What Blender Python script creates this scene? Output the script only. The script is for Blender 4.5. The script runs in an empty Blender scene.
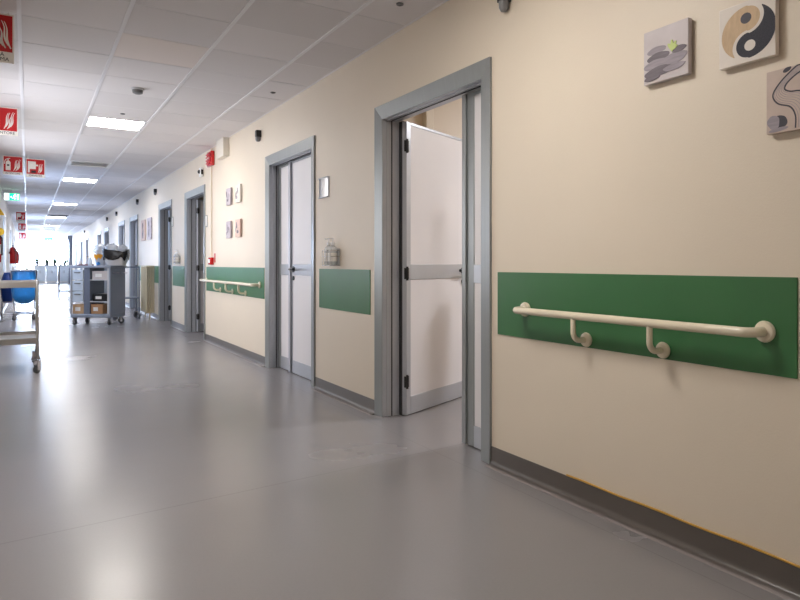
import bpy, bmesh, math, random
from mathutils import Vector, Matrix, noise
random.seed(7)
R = math.radians
C = bpy.context.scene.collection
PI = math.pi
WX = 2.122          # corridor face of the right wall
LX = -0.48          # corridor face of the left wall
CZ = 2.696          # ceiling height
WT = 0.14           # wall thickness

# ------------------------------------------------------------------ materials
def lin(c):
    return tuple(((v/255)/12.92 if v/255 <= .04045 else ((v/255+.055)/1.055)**2.4) for v in c)

def mat(name, rgb, rough=.5, metal=0., noise_amt=0., noise_scale=5., bump=0., bump_scale=40.,
        emit=None, estr=0., alpha=None, trans=0., spec=None, aniso=None, coat=0.):
    m = bpy.data.materials.new(name); m.use_nodes = True
    nt = m.node_tree; b = nt.nodes['Principled BSDF']
    col = (*lin(rgb), 1)
    b.inputs['Base Color'].default_value = col
    b.inputs['Roughness'].default_value = rough
    b.inputs['Metallic'].default_value = metal
    if spec is not None: b.inputs['Specular IOR Level'].default_value = spec
    if coat: b.inputs['Coat Weight'].default_value = coat; b.inputs['Coat Roughness'].default_value = .1
    if trans: b.inputs['Transmission Weight'].default_value = trans
    if alpha is not None: b.inputs['Alpha'].default_value = alpha
    if emit: b.inputs['Emission Color'].default_value = (*lin(emit), 1); b.inputs['Emission Strength'].default_value = estr
    tc = nt.nodes.new('ShaderNodeTexCoord')
    if noise_amt:
        n = nt.nodes.new('ShaderNodeTexNoise'); n.inputs['Scale'].default_value = noise_scale; n.inputs['Detail'].default_value = 4
        mp = nt.nodes.new('ShaderNodeMapping')
        if aniso: mp.inputs['Scale'].default_value = aniso
        nt.links.new(tc.outputs['Object'], mp.inputs[0]); nt.links.new(mp.outputs[0], n.inputs['Vector'])
        mr = nt.nodes.new('ShaderNodeMapRange'); mr.inputs[1].default_value = .25; mr.inputs[2].default_value = .75
        mr.inputs[3].default_value = 1-noise_amt; mr.inputs[4].default_value = 1+noise_amt
        nt.links.new(n.outputs['Fac'], mr.inputs[0])
        vm = nt.nodes.new('ShaderNodeVectorMath'); vm.operation = 'SCALE'
        vm.inputs[0].default_value = col[:3]; nt.links.new(mr.outputs[0], vm.inputs['Scale'])
        nt.links.new(vm.outputs[0], b.inputs['Base Color'])
    if bump:
        n = nt.nodes.new('ShaderNodeTexNoise'); n.inputs['Scale'].default_value = bump_scale; n.inputs['Detail'].default_value = 3
        nt.links.new(tc.outputs['Object'], n.inputs['Vector'])
        bp = nt.nodes.new('ShaderNodeBump'); bp.inputs['Strength'].default_value = bump; bp.inputs['Distance'].default_value = .01
        nt.links.new(n.outputs['Fac'], bp.inputs['Height']); nt.links.new(bp.outputs[0], b.inputs['Normal'])
    return m

def emis(name, rgb, s):
    m = bpy.data.materials.new(name); m.use_nodes = True
    nt = m.node_tree; nt.nodes.clear()
    o = nt.nodes.new('ShaderNodeOutputMaterial'); e = nt.nodes.new('ShaderNodeEmission')
    e.inputs[0].default_value = (*lin(rgb), 1); e.inputs[1].default_value = s
    nt.links.new(e.outputs[0], o.inputs[0]); return m

M = {}
M['wall'] = mat('beige_paint', (221,209,192), .5, noise_amt=.018, noise_scale=2, bump=.08, bump_scale=160)
M['wall_white'] = mat('white_paint', (232,226,216), .55, noise_amt=.02, bump=.05, bump_scale=120)
M['green'] = mat('green_wall_guard', (54,108,64), .38, noise_amt=.06, noise_scale=4, bump=.05, bump_scale=220)
M['frame'] = mat('grey_aluminium', (143,147,147), .36, .35, noise_amt=.04, noise_scale=6, aniso=(8,8,.5))
M['frame_dark'] = mat('black_seal_and_gap_shade', (34,34,36), .5)
M['alu'] = mat('satin_aluminium', (182,185,192), .34, .35, noise_amt=.03)
M['laminate'] = mat('pale_grey_laminate', (228,225,227), .42, noise_amt=.015, noise_scale=3)
M['base'] = mat('dark_grey_vinyl', (92,86,82), .3, noise_amt=.05)
M['cove'] = mat('grey_vinyl_cove', (138,130,130), .22, noise_amt=.04)
M['seal'] = mat('yellowed_sealant', (196,152,72), .5)
M['cream'] = mat('cream_plastic', (224,214,192), .22, noise_amt=.01)
M['black'] = mat('black_plastic', (18,18,20), .35)
M['grey_pl'] = mat('grey_plastic', (120,120,122), .4)
M['lt_grey'] = mat('light_grey_plastic', (205,205,206), .4)
M['white_pl'] = mat('white_plastic', (232,232,232), .35)
M['offwhite'] = mat('offwhite_plastic', (218,212,200), .45)
M['red'] = mat('signal_red', (190,14,24), .4)
M['redp'] = mat('red_paint_gloss', (196,16,20), .25, coat=.4)
M['white'] = mat('white_print', (238,234,228), .5)
M['ink'] = mat('black_print', (28,26,28), .5)
M['steel'] = mat('stainless_steel', (178,176,174), .28, .9, noise_amt=.05)
M['chrome'] = mat('chrome', (205,205,208), .12, 1.)
M['rubber'] = mat('grey_rubber', (70,72,76), .6)
M['cart'] = mat('blue_grey_cart_panel', (150,158,172), .4, noise_amt=.03)
M['cart_dark'] = mat('slate_cart_panel', (112,120,136), .42)
M['frost'] = mat('frosted_drawer_plastic', (206,216,226), .3, noise_amt=.03)
M['card'] = mat('brown_cardboard', (176,132,92), .8, noise_amt=.08, noise_scale=12)
M['card2'] = mat('pale_cardboard', (196,160,122), .8, noise_amt=.08, noise_scale=12)
M['cardw'] = mat('white_carton', (206,196,190), .7)
M['blue_bag'] = mat('light_blue_plastic_sack', (38,132,206), .3, noise_amt=.15, noise_scale=14, bump=.5, bump_scale=18)
M['dblue_bag'] = mat('dark_blue_sack', (22,66,150), .4, noise_amt=.1, bump=.4, bump_scale=18)
M['yellow'] = mat('yellow_plastic', (240,196,20), .4)
M['orange'] = mat('orange_sack', (236,160,20), .35, bump=.5, bump_scale=20)
M['blk_bag'] = mat('black_sack', (14,14,18), .25, bump=.6, bump_scale=25)
M['clear_bag'] = mat('clear_plastic_sack', (222,226,232), .2, alpha=.55, bump=.6, bump_scale=25)
M['bottle'] = mat('clear_bottle', (225,228,230), .12, alpha=.6)
M['green_lit'] = mat('lit_green_sign', (0,170,110), .4, emit=(0,200,140), estr=1.6)
M['white_lit'] = mat('lit_white_sign', (235,255,245), .4, emit=(225,255,240), estr=2.0)
M['blue_lit'] = mat('lit_teal_sign', (40,140,160), .4, emit=(60,160,180), estr=.8)
M['rad'] = mat('beige_radiator_paint', (196,184,156), .35)
M['skin_dark'] = mat('brown_folder', (120,72,62), .6)
M['foliage'] = mat('dark_green_leaves', (50,78,52), .6, noise_amt=.2, noise_scale=20)
M['terracotta'] = mat('dark_pot', (70,72,84), .6)
M['cream2'] = mat('cream_conduit', (226,216,200), .45)
M['lamp'] = emis('luminaire_diffuser', (255,249,242), 25.0)
M['lamp_room'] = emis('room_luminaire_diffuser', (250,249,252), 340.0)
M['fill_side'] = emis('added_fill_pane', (246,248,255), 4.2)  # glow for the added left windows, as fill light
M['fill_far'] = emis('added_fill_pane_cool', (192,216,255), 5.5)  # bluer fill glow for the farther added windows
M['sky'] = emis('overcast_daylight_window', (208,227,255), 30.0)

# floor: glossy sheet vinyl with weld seams
def floor_mat():
    m = mat('grey_sheet_vinyl', (142,137,139), .2, bump=0)
    nt = m.node_tree; b = nt.nodes['Principled BSDF']; L = nt.links
    tc = nt.nodes.new('ShaderNodeTexCoord')
    n1 = nt.nodes.new('ShaderNodeTexNoise'); n1.inputs['Scale'].default_value = .9; n1.inputs['Detail'].default_value = 5
    n2 = nt.nodes.new('ShaderNodeTexNoise'); n2.inputs['Scale'].default_value = 90; n2.inputs['Detail'].default_value = 2
    for n in (n1, n2): L.new(tc.outputs['Object'], n.inputs['Vector'])
    def math_(op, a, c=None, v=None):
        x = nt.nodes.new('ShaderNodeMath'); x.operation = op
        for i, s in enumerate((a, c)):
            if s is None: continue
            if isinstance(s, (int, float)): x.inputs[i].default_value = s
            else: L.new(s, x.inputs[i])
        return x.outputs[0]
    sx = nt.nodes.new('ShaderNodeSeparateXYZ'); L.new(tc.outputs['Object'], sx.inputs[0])
    X, Y = sx.outputs[0], sx.outputs[1]
    def seam(expr, w): return math_('LESS_THAN', math_('ABSOLUTE', expr), w)
    s1 = seam(math_('SUBTRACT', Y, math_('ADD', math_('MULTIPLY', X, .07), 3.11)), .004)
    s2 = seam(math_('SUBTRACT', X, 1.985), .0022)
    s3 = seam(math_('SUBTRACT', math_('MODULO', Y, 9.0), 8.6), .003)
    sm = math_('MAXIMUM', math_('MAXIMUM', s1, s2), s3)
    f = math_('ADD', math_('MULTIPLY', n1.outputs['Fac'], .10), math_('MULTIPLY', n2.outputs['Fac'], .06))
    f = math_('ADD', f, .92)
    f = math_('SUBTRACT', f, math_('MULTIPLY', sm, .16))
    vm = nt.nodes.new('ShaderNodeVectorMath'); vm.operation = 'SCALE'
    vm.inputs[0].default_value = lin((136,133,135)); L.new(f, vm.inputs['Scale'])
    L.new(vm.outputs[0], b.inputs['Base Color'])
    r = math_('ADD', math_('MULTIPLY', n1.outputs['Fac'], .10), .21)
    L.new(r, b.inputs['Roughness'])
    n3 = nt.nodes.new('ShaderNodeTexNoise'); n3.inputs['Scale'].default_value = 2.2; n3.inputs['Detail'].default_value = 1
    L.new(tc.outputs['Object'], n3.inputs['Vector'])
    bp = nt.nodes.new('ShaderNodeBump'); bp.inputs['Strength'].default_value = .12; bp.inputs['Distance'].default_value = .02
    L.new(n3.outputs['Fac'], bp.inputs['Height']); L.new(bp.outputs[0], b.inputs['Normal'])
    return m
M['floor'] = floor_mat()

def tile_mat():
    m = mat('mineral_ceiling_tile', (214,211,213), .7)
    nt = m.node_tree; b = nt.nodes['Principled BSDF']; L = nt.links
    tc = nt.nodes.new('ShaderNodeTexCoord')
    mp = nt.nodes.new('ShaderNodeMapping'); mp.inputs['Location'].default_value = (.067/.6+20, -4.39/.6+50, 0)
    mp.inputs['Scale'].default_value = (1/.6, 1/.6, 0)
    L.new(tc.outputs['Object'], mp.inputs[0])
    fl = nt.nodes.new('ShaderNodeVectorMath'); fl.operation = 'FLOOR'; L.new(mp.outputs[0], fl.inputs[0])
    wn = nt.nodes.new('ShaderNodeTexWhiteNoise'); wn.noise_dimensions = '2D'; L.new(fl.outputs[0], wn.inputs['Vector'])
    mr = nt.nodes.new('ShaderNodeMapRange'); mr.inputs[3].default_value = .94; mr.inputs[4].default_value = 1.05
    L.new(wn.outputs['Value'], mr.inputs[0])
    vm = nt.nodes.new('ShaderNodeVectorMath'); vm.operation = 'SCALE'; vm.inputs[0].default_value = lin((214,211,213))
    L.new(mr.outputs[0], vm.inputs['Scale']); L.new(vm.outputs[0], b.inputs['Base Color'])
    n = nt.nodes.new('ShaderNodeTexNoise'); n.inputs['Scale'].default_value = 120
    L.new(tc.outputs['Object'], n.inputs['Vector'])
    bp = nt.nodes.new('ShaderNodeBump'); bp.inputs['Strength'].default_value = .15; bp.inputs['Distance'].default_value = .004
    L.new(n.outputs['Fac'], bp.inputs['Height']); L.new(bp.outputs[0], b.inputs['Normal'])
    return m
M['tile'] = tile_mat()
M['tile_new'] = mat('newer_ceiling_tile', (224,216,213), .7)
M['tbar'] = mat('white_ceiling_rail', (226,226,230), .35)
M['gap'] = mat('ceiling_joint', (120,112,110), .8)

# ------------------------------------------------------------------ mesh builder
class MB:
    def __init__(s): s.bm = bmesh.new(); s.T = Matrix.Identity(4)
    def v(s, x, y, z): return s.bm.verts.new(s.T @ Vector((x, y, z)))
    def f(s, vs, mi=0):
        try: fc = s.bm.faces.new(vs)
        except ValueError: return
        fc.material_index = mi; fc.smooth = True
    def box(s, x0, x1, y0, y1, z0, z1, mi=0):
        p = [s.v(x, y, z) for z in (z0, z1) for y in (y0, y1) for x in (x0, x1)]
        for q in ((0,2,3,1), (4,5,7,6), (0,1,5,4), (2,6,7,3), (0,4,6,2), (1,3,7,5)): s.f([p[i] for i in q], mi)
        return s
    def hexa(s, a, b, mi=0):        # two quads of four points each, joined
        A = [s.v(*p) for p in a]; B = [s.v(*p) for p in b]
        s.f(A[::-1], mi); s.f(B, mi)
        n = len(A)
        for i in range(n): s.f([A[i], A[(i+1) % n], B[(i+1) % n], B[i]], mi)
        return s
    def prism(s, poly, ax, a0, a1, mi=0):
        g = {'x': lambda p, a: (a, p[0], p[1]), 'y': lambda p, a: (p[0], a, p[1]), 'z': lambda p, a: (p[0], p[1], a)}[ax]
        return s.hexa([g(p, a0) for p in poly], [g(p, a1) for p in poly], mi)
    def rings(s, rings, mi=0, caps=True, closed=False):
        V = [[s.v(*p) for p in r] for r in rings]
        n = len(V[0]); m = len(V)
        for i in range(m if closed else m-1):
            a, b = V[i], V[(i+1) % m]
            for j in range(n): s.f([a[j], a[(j+1) % n], b[(j+1) % n], b[j]], mi)
        if caps and not closed: s.f(V[0][::-1], mi); s.f(V[-1], mi)
        return s
    def tube(s, pts, r, n=10, mi=0, caps=True, closed=False):
        P = [Vector(p) for p in pts]; out = []; up = None; m = len(P)
        for i, p in enumerate(P):
            if closed: t = (P[(i+1) % m] - P[i-1])
            else: t = (P[min(i+1, m-1)] - P[max(i-1, 0)])
            t.normalize()
            if up is None:
                up = Vector((0, 0, 1)) if abs(t.z) < .9 else Vector((1, 0, 0))
            u = (up - t*up.dot(t)).normalized(); w = t.cross(u); up = u
            rr = r[i] if isinstance(r, (list, tuple)) else r
            out.append([tuple(p + u*rr*math.cos(2*PI*k/n) + w*rr*math.sin(2*PI*k/n)) for k in range(n)])
        return s.rings(out, mi, caps, closed)
    def lathe(s, prof, c=(0,0,0), ax='z', n=20, mi=0):
        out = []
        for r, h in prof:
            ring = []
            for k in range(n):
                a = 2*PI*k/n; u, w = max(r, 1e-4)*math.cos(a), max(r, 1e-4)*math.sin(a)
                ring.append({'z': (c[0]+u, c[1]+w, c[2]+h), 'x': (c[0]+h, c[1]+u, c[2]+w), 'y': (c[0]+w, c[1]+h, c[2]+u)}[ax])
            out.append(ring)
        return s.rings(out, mi)
    def build(s, name, mats, parent=None, bevel=0, loc=None, rz=None, sharp=38):
        bm = s.bm
        bmesh.ops.recalc_face_normals(bm, faces=bm.faces[:])
        for e in bm.edges:
            if len(e.link_faces) == 2 and e.calc_face_angle(0) > R(sharp): e.smooth = False
        me = bpy.data.meshes.new(name); bm.to_mesh(me); bm.free()
        for k in (mats if isinstance(mats, (list, tuple)) else [mats]): me.materials.append(M[k])
        o = bpy.data.objects.new(name, me); C.objects.link(o)
        if parent: o.parent = parent
        if loc: o.location = loc
        if rz is not None: o.rotation_euler = (0, 0, rz)
        if bevel:
            b = o.modifiers.new('bevel', 'BEVEL'); b.width = bevel; b.segments = 2; b.limit_method = 'ANGLE'; b.angle_limit = R(40)
        return o

def fillet(pts, r, n=6):
    P = [Vector(p) for p in pts]; out = [P[0]]
    for i in range(1, len(P)-1):
        a, b, c = P[i-1], P[i], P[i+1]
        u = (a-b).normalized(); w = (c-b).normalized(); ang = u.angle(w)
        if abs(ang-PI) < .02: out.append(b); continue
        t = min(r/math.tan(ang/2), (a-b).length*.49, (c-b).length*.49); rr = t*math.tan(ang/2)
        ctr = b + (u+w).normalized()*rr/math.sin(ang/2)
        p0 = b+u*t; p1 = b+w*t; v0 = p0-ctr; v1 = p1-ctr; th = v0.angle(v1)
        for k in range(n+1):
            q = k/n; out.append(ctr + (v0*math.sin((1-q)*th) + v1*math.sin(q*th))/math.sin(th))
    out.append(P[-1]); return out

def tag(o, label=None, cat=None, group=None, kind=None):
    if label: o['label'] = label
    if cat: o['category'] = cat
    if group: o['group'] = group
    if kind: o['kind'] = kind
    return o
def thing(name, label, cat, loc=(0,0,0), rz=0, group=None, kind=None):
    o = bpy.data.objects.new(name, None); C.objects.link(o); o.empty_display_size = .1
    o.location = loc; o.rotation_euler = (0, 0, rz); return tag(o, label, cat, group, kind)
def copy_tree(o, parent=None):
    c = o.copy(); C.objects.link(c); c.parent = parent
    for ch in [x for x in o.children]: copy_tree(ch, c)
    return c
def struct(o, label=None, cat=None): return tag(o, label, cat, kind='structure')

def text_poly(mb, txt, size, ox, oz, y, mi, width=None, flip=1):
    """flat raised lettering in the local XZ plane, centred on ox, facing -Y"""
    cu = bpy.data.curves.new('lettering', 'FONT'); cu.body = txt; cu.size = size; cu.align_x = 'CENTER'; cu.align_y = 'CENTER'
    ob = bpy.data.objects.new('lettering', cu); C.objects.link(ob)
    dg = bpy.context.evaluated_depsgraph_get(); me = ob.evaluated_get(dg).to_mesh()
    vs = [v.co.copy() for v in me.vertices]; fs = [list(p.vertices) for p in me.polygons]
    ob.evaluated_get(dg).to_mesh_clear(); bpy.data.objects.remove(ob); bpy.data.curves.remove(cu)
    w = max(v.x for v in vs) - min(v.x for v in vs); k = (width/w) if width and w > width else 1
    bv = [mb.v(ox + v.x*k, y, oz + v.y) for v in vs]
    for p in fs: mb.f([bv[i] for i in p], mi)

def wall_pt(y, z, off=0): return (WX-off, y, z)

# ------------------------------------------------------------------ setting: shell
Y0, Y1 = -5.0, 47.0
mb = MB(); mb.box(-.8, 7.0, Y0-.2, Y1+1.5, -.12, 0)
struct(mb.build('floor', 'floor'), 'glossy grey sheet vinyl floor of the long corridor', 'floor')

# ceiling: tiles seated in rails
mb = MB()
mb.box(LX-.1, WX+.1, Y0-.2, Y1+.2, CZ+.012, CZ+.1, 2)
xs = [LX] + [-.045] + [-.067+.6*k for k in range(1, 4)] + [WX]
lights_Y = [-4.01+6*k for k in range(9)]
nrow = int((Y1-Y0)/.6)+2; ystart = 4.39-.6*16
for i in range(len(xs)-1):
    for j in range(nrow):
        ya = ystart+.6*j; yb = ya+.6
        if yb < Y0 or ya > Y1: continue
        if i == 2 and any(abs(ya-l) < .05 for l in lights_Y): continue
        if i == 2 and abs(ya-(4.39+.6*12)) < .05: continue
        d = random.uniform(-.0018, .0018)
        g = .0045
        mb.box(xs[i]+.002, xs[i+1]-.002, max(ya, Y0)+g, min(yb, Y1)-g, CZ+d, CZ+.011, 3 if (i == 2 and abs(ya-4.99) < .05) else 0)
for x in xs[1:-1]: mb.box(x-.012, x+.012, Y0, Y1, CZ-.006, CZ+.004, 1)
for j in range(nrow):
    ya = ystart+.6*j
    if Y0 < ya < Y1: mb.box(LX, WX, ya-.0022, ya+.0045, CZ+.001, CZ+.0115, 1)
for x in (LX, WX-.018): mb.box(x, x+.018, Y0, Y1, CZ-.002, CZ+.008, 1)
struct(mb.build('ceiling', ['tile', 'tbar', 'gap', 'tile_new']), 'suspended ceiling of pale square tiles in white rails', 'ceiling')

# doors: (near y, far y, kind)
DOORS = [(a_-.02, b_-.02, k_) for a_, b_, k_ in [(2.865,4.277,'open'), (5.475,6.885,'closed'), (9.72,11.13,'open'), (12.29,13.62,'open'), (16.5,17.9,'closed'),
         (18.95,20.3,'closed'), (22.95,24.35,'closed'), (25.5,26.9,'closed'), (31.2,32.6,'closed'), (34.6,36.0,'closed'), (38.8,40.2,'closed')]]
ZO = 2.236; FW = .10; ZI = ZO-FW
mb = MB(); y = Y0
for a, b, k in DOORS:
    mb.box(WX, WX+WT, y, a+FW-.03, 0, CZ+.1); mb.box(WX, WX+WT, a+FW-.03, b-FW+.03, ZI+.03, CZ+.1); y = b-FW+.03
mb.box(WX, WX+WT, y, Y1, 0, CZ+.1)
struct(mb.build('wall_right', 'wall'), 'long beige corridor wall on the right with the door openings', 'wall')
mb = MB(); mb.box(LX, WX+WT, Y0-.12, Y0, 0, CZ+.1)
struct(mb.build('wall_near', 'wall'), 'beige wall closing the corridor behind', 'wall')
# rooms behind the open doors
def room(name, y0, y1, x1, h, lab):
    mb = MB(); t = .08; x0 = WX+WT
    mb.box(x0, x1, y1, y1+t, 0, h); mb.box(x0, x1, y0-t, y0, 0, h); mb.box(x1, x1+t, y0-t, y1+t, 0, h)
    mb.box(x0, x1+t, y0-t, y1+t, h, h+t)
    if h > CZ+.1: mb.box(x0-.02, x0, y0-t, y1+t, CZ+.1, h+t)
    struct(mb.build(name, 'wall'), lab, 'wall')
room('wall_room', .6, 5.0, 6.2, 2.95, 'beige walls of the lit room behind the wide open door')
room('wall_room', 9.2, 11.7, 5.0, 2.7, 'beige walls of the unlit room behind the middle open door')
room('wall_room', 11.95, 14.4, 5.0, 2.7, 'beige walls of the room behind the open door by the radiator')

# baseboard with cove
prof = [(0,.1), (-.006,.1), (-.0065,.035)] 
def base_profile(x, s):
    pts = [(x, .1), (x-s*.0055, .1), (x-s*.006, .03)]
    for k in range(1, 6):
        a = k/5*PI/2; pts.append((x-s*(.006+.026*(1-math.cos(a))), .03-.026*math.sin(a)*1.0))
    pts += [(x-s*.034, 0), (x, 0)]
    return pts
mb = MB(); y = Y0
segs = []
for a, b, k in DOORS: segs.append((y, a)); y = b
segs.append((y, Y1))
for a, b in segs:
    mb.prism(base_profile(WX, 1), 'y', a, b)
struct(mb.build('baseboard_right', 'base'), 'dark grey coved vinyl skirting along the right wall', 'skirting')
mb = MB()
mb.prism(base_profile(LX, -1), 'y', Y0, Y1)
struct(mb.build('baseboard_left', 'base'), 'dark grey coved skirting along the left wall', 'skirting')
mb = MB()                                   # lighter welded strip where the cove meets the floor
for a, b in segs: mb.prism([(WX-.0335,0), (WX-.0335,.0045), (WX-.046,.0035), (WX-.050,0)], 'y', a, b)
struct(mb.build('trim_1', 'cove'), 'light welded vinyl strip at the foot of the right skirting', 'trim')
mb = MB()
pts = []
for k in range(25):
    yy = 2.25-.11*k; pts.append((WX-.004, yy, .104 + .0022*math.sin(k*1.7)))
mb.tube(pts, .0045, 6)
struct(mb.build('trim_2', 'seal'), 'yellowed sealant bead above the nearest stretch of skirting', 'trim')
# end of the right wall: dark pier
mb = MB(); mb.box(WX-.16, WX, 42.9, 43.4, 0, 2.45); mb.box(WX-.22, WX, 42.8, 43.5, 2.45, CZ)
struct(mb.build('wall_pier', 'cart_dark'), 'dark pier at the far end of the right wall', 'wall')

# end window
mb = MB(); mb.box(LX, WX, Y1, Y1+.12, 0, .35); mb.box(LX, WX, Y1, Y1+.12, 2.56, CZ+.1)
struct(mb.build('wall_end', 'wall_white'), 'low white wall under the far window', 'wall')
w = thing('window_1', 'wide bright window closing the far end of the corridor', 'window', (0, Y1, .35), kind='structure')
mb = MB()
for x in (LX+.03, .157, .94, 1.72, WX-.03): mb.box(x-.055, x+.055, -.02, .08, 0, 2.21)
for z in (.03, 2.18): mb.box(LX, WX, 0.005, .075, z-.03, z+.03)
mb.build('window_frame', 'frame', w)
mb = MB(); mb.box(LX, WX, .05, .056, 0.02, 2.2); mb.build('pane', 'sky', w)

ADDED_WINL = [(6.4,8.0),(9.2,10.8),(13.2,14.6),(18.6,20.6),(25.4,28.4),(32.2,35.2),(37.5,40.5)]  # side windows added to brighten the ceiling and far corridor
mb = MB(); y = Y0-.12
for a, b in ADDED_WINL: mb.box(LX-.12, LX, y, a, 0, CZ+.1); mb.box(LX-.12, LX, a, b, 0, .85); mb.box(LX-.12, LX, a, b, 2.3, CZ+.1); y = b
mb.box(LX-.12, LX, y, Y1, 0, CZ+.1)
struct(mb.build('wall_left', 'wall_white'), 'pale corridor wall on the left edge', 'wall')
for i, (a, b) in enumerate(ADDED_WINL):
    w = thing('window_%d' % (i+2), 'added fill-light window in the left wall, number %d from the viewpoint' % (i+1), 'window', (LX, a, .85), kind='structure')
    mb = MB(); L_ = b-a; H_ = 1.45
    for yy in (.03, L_/2, L_-.03): mb.box(-.10, -.04, yy-.03, yy+.03, 0, H_)
    for z in (.03, H_-.03): mb.box(-.1, -.04, 0, L_, z-.03, z+.03)
    mb.build('window_frame', 'frame', w)
    mb = MB(); mb.box(-.076, -.07, .02, L_-.02, .02, H_-.02); mb.build('pane', 'fill_side' if i < 2 else 'fill_far', w)

# ------------------------------------------------------------------ doors
def handle(mb, x0, zc, s, dirx):
    """lever on face x = x0, protruding s*x, lever towards dirx*y; local coords y along the leaf"""
    mb.lathe([(.0,0), (.030,0), (.030,.010), (.0,.012)], (x0, 0, zc), 'x', 16) if s > 0 else mb.lathe([(.0,0), (.030,0), (.030,-.010), (.0,-.012)], (x0, 0, zc), 'x', 16)
    mb.tube(fillet([(x0, 0, zc), (x0+s*.05, 0, zc), (x0+s*.05, dirx*.12, zc)], .014, 5), .012, 8)
    mb.lathe([(.0,0), (.021,0), (.021,s*.009), (.0,s*.011)], (x0, 0, zc-.09), 'x', 14)

def leaf_parts(part, L, H, with_handle=True, hinges=True, st=.05):
    """leaf lies in local plane x in [-.02,.02], y from 0 (hinge) to -L; part = its aluminium edge frame"""
    t = .02
    mb = MB()
    for za, zb in ((.135, .985), (1.095, H-.022)): mb.box(-t+.004, t-.004, -L+.05, -st, za, zb)
    mb.build('infill_panel', 'laminate', part)
    mb = MB(); mb.box(-t-.001, t+.001, -L+.05, -st, .985, 1.095); mb.build('mid_rail', 'alu', part, bevel=.002)
    mb = MB(); mb.box(-t-.001, t+.001, -L+.05, -st, .008, .135); mb.build('kick_plate', 'alu', part, bevel=.002)
    if with_handle:
        for s in (1, -1):
            mb = MB(); mb.T = Matrix.Translation((0, -L+.085, 0)); handle(mb, s*t, 1.045, s, 1)
            tag(mb.build('lever_handle', 'black', part), 'black lever handle with a round lock rose')
    if hinges:
        for z in (.25, 1.03, H-.18):
            mb = MB(); mb.tube([(-.03, .006, z-.05), (-.03, .006, z+.05)], .009, 8); mb.box(-.028, -.012, -.02, .02, z-.04, z+.04)
            mb.build('hinge', 'black', part)

def leaf_frame_mb(L, H, st=.05):
    mb = MB(); t = .02
    mb.box(-t, t, -st, 0, .008, H); mb.box(-t, t, -L, -L+.05, .008, H); mb.box(-t, t, -L+.05, -st, H-.022, H)
    return mb

def make_door(n, a, b, kind, label):
    root = thing('door_%d' % n, label, 'door', (WX, 0, 0), kind='structure')
    # sloped casing swept round the opening
    po, pi_ = -.016, -.003
    def casing():
        mb = MB()
        o = [(a, 0), (a, ZO), (b, ZO), (b, 0)]; i = [(a+FW, 0), (a+FW, ZI), (b-FW, ZI), (b-FW, 0)]
        for k in range(3):
            o0, o1, i0, i1 = o[k], o[k+1], i[k], i[k+1]
            front = [(po, *o0), (po, *o1), (pi_, *i1), (pi_, *i0)]
            back = [(.0, *o0), (.0, *o1), (.0, *i1), (.0, *i0)]
            mb.hexa(front, back)
        return mb
    casing().build('door_casing', 'frame', root, bevel=.0015)
    mb = MB(); t = .03
    # lining with a rebate
    mb.box(0, .136, a+FW-t, a+FW, 0, ZI+t); mb.box(0, .136, b-FW, b-FW+t, 0, ZI+t); mb.box(0, .136, a+FW, b-FW, ZI, ZI+t)
    mb.box(.03, .045, b-FW-.006, b-FW, 0, ZI); mb.box(.03, .045, a+FW, b-FW, ZI-.006, ZI)
    mb.build('door_lining', 'alu', root, bevel=.001)
    mb = MB(); mb.box(.070, .078, b-FW-.004, b-FW, 0, ZI); mb.box(.070, .078, a+FW, b-FW, ZI-.004, ZI)
    mb.box(.137, .155, b-FW-.045, b-FW+.03, 0, ZI-.001) if kind == 'open' else None  # dark strip stands in for the shade of the open hinge gap
    mb.build('seal', 'frame_dark', root)
    H = ZI-.008; ya, yb = a+FW, b-FW; tot = yb-ya
    if kind == 'open':
        nl = tot*.25; Lm = tot*.715
        s = leaf_frame_mb(nl, H, .10)
        o = s.build('side_leaf', 'frame', root, bevel=.002, loc=(.115, ya+nl+.003, 0))
        leaf_parts(o, nl, H, False, False, .10)
        mb = MB(); mb.box(-.032, -.02, -.028, .012, .008, H); mb.build('meeting_strip', 'frame', o, bevel=.002)
        o = leaf_frame_mb(Lm, H).build('main_leaf', 'alu', root, bevel=.002, loc=(.145, yb-.062, 0), rz=R(90+24.8))
        leaf_parts(o, Lm, H)
    else:
        nl = tot*.335; Lm = tot-nl-.008
        o = leaf_frame_mb(nl, H, .08).build('side_leaf', 'frame', root, bevel=.002, loc=(.115, yb-.002, 0))
        leaf_parts(o, nl, H, False, False, .08)
        o = leaf_frame_mb(Lm, H).build('main_leaf', 'alu', root, bevel=.002, loc=(.110, ya+.002, 0), rz=PI)
        leaf_parts(o, Lm, H)
        mb = MB(); mb.box(.073, .085, ya+Lm-.02, ya+Lm+.03, .008, H); mb.build('meeting_strip', 'alu', root, bevel=.003)
    return root
DL = ['wide open door nearest in the right wall, pale leaf swung into a lit room', 'closed pale grey door between the two green wall panels, second from the front',
      'third door along, leaf swung inwards, just past the handrail wall', 'fourth door along, standing open just before the beige radiator',
      'fifth door along, closed, past the radiator', 'sixth door along, closed', 'seventh door along the right wall, closed', 'eighth door along the right wall, closed',
      'ninth door along the right wall, closed', 'tenth door along the right wall, closed', 'last door before the bright window, closed']
for i, (a, b, k) in enumerate(DOORS): make_door(i+1, a, b, k, DL[i])

# ------------------------------------------------------------------ wall guards (green panels)
GZ0, GZ1 = .72, 1.056
for (a, b, lab) in ((1.154, 2.787, 'long green panel behind the nearest white handrail'), (4.35, 5.353, 'plain green panel under the hand gel holder, between the first two doors'),
                    (6.93, 9.62, 'green panel behind the farther white handrail'), (11.18, 12.19, 'short green panel between the third and fourth doors'),
                    (13.68, 16.4, 'green panel behind the beige radiator')):
    mb = MB(); mb.box(WX-.006, WX+.001, a, b, GZ0, GZ1)
    tag(mb.build('wall_guard', 'green', bevel=.0015), lab, 'wall panel', 'green wall guard panels')

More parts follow.
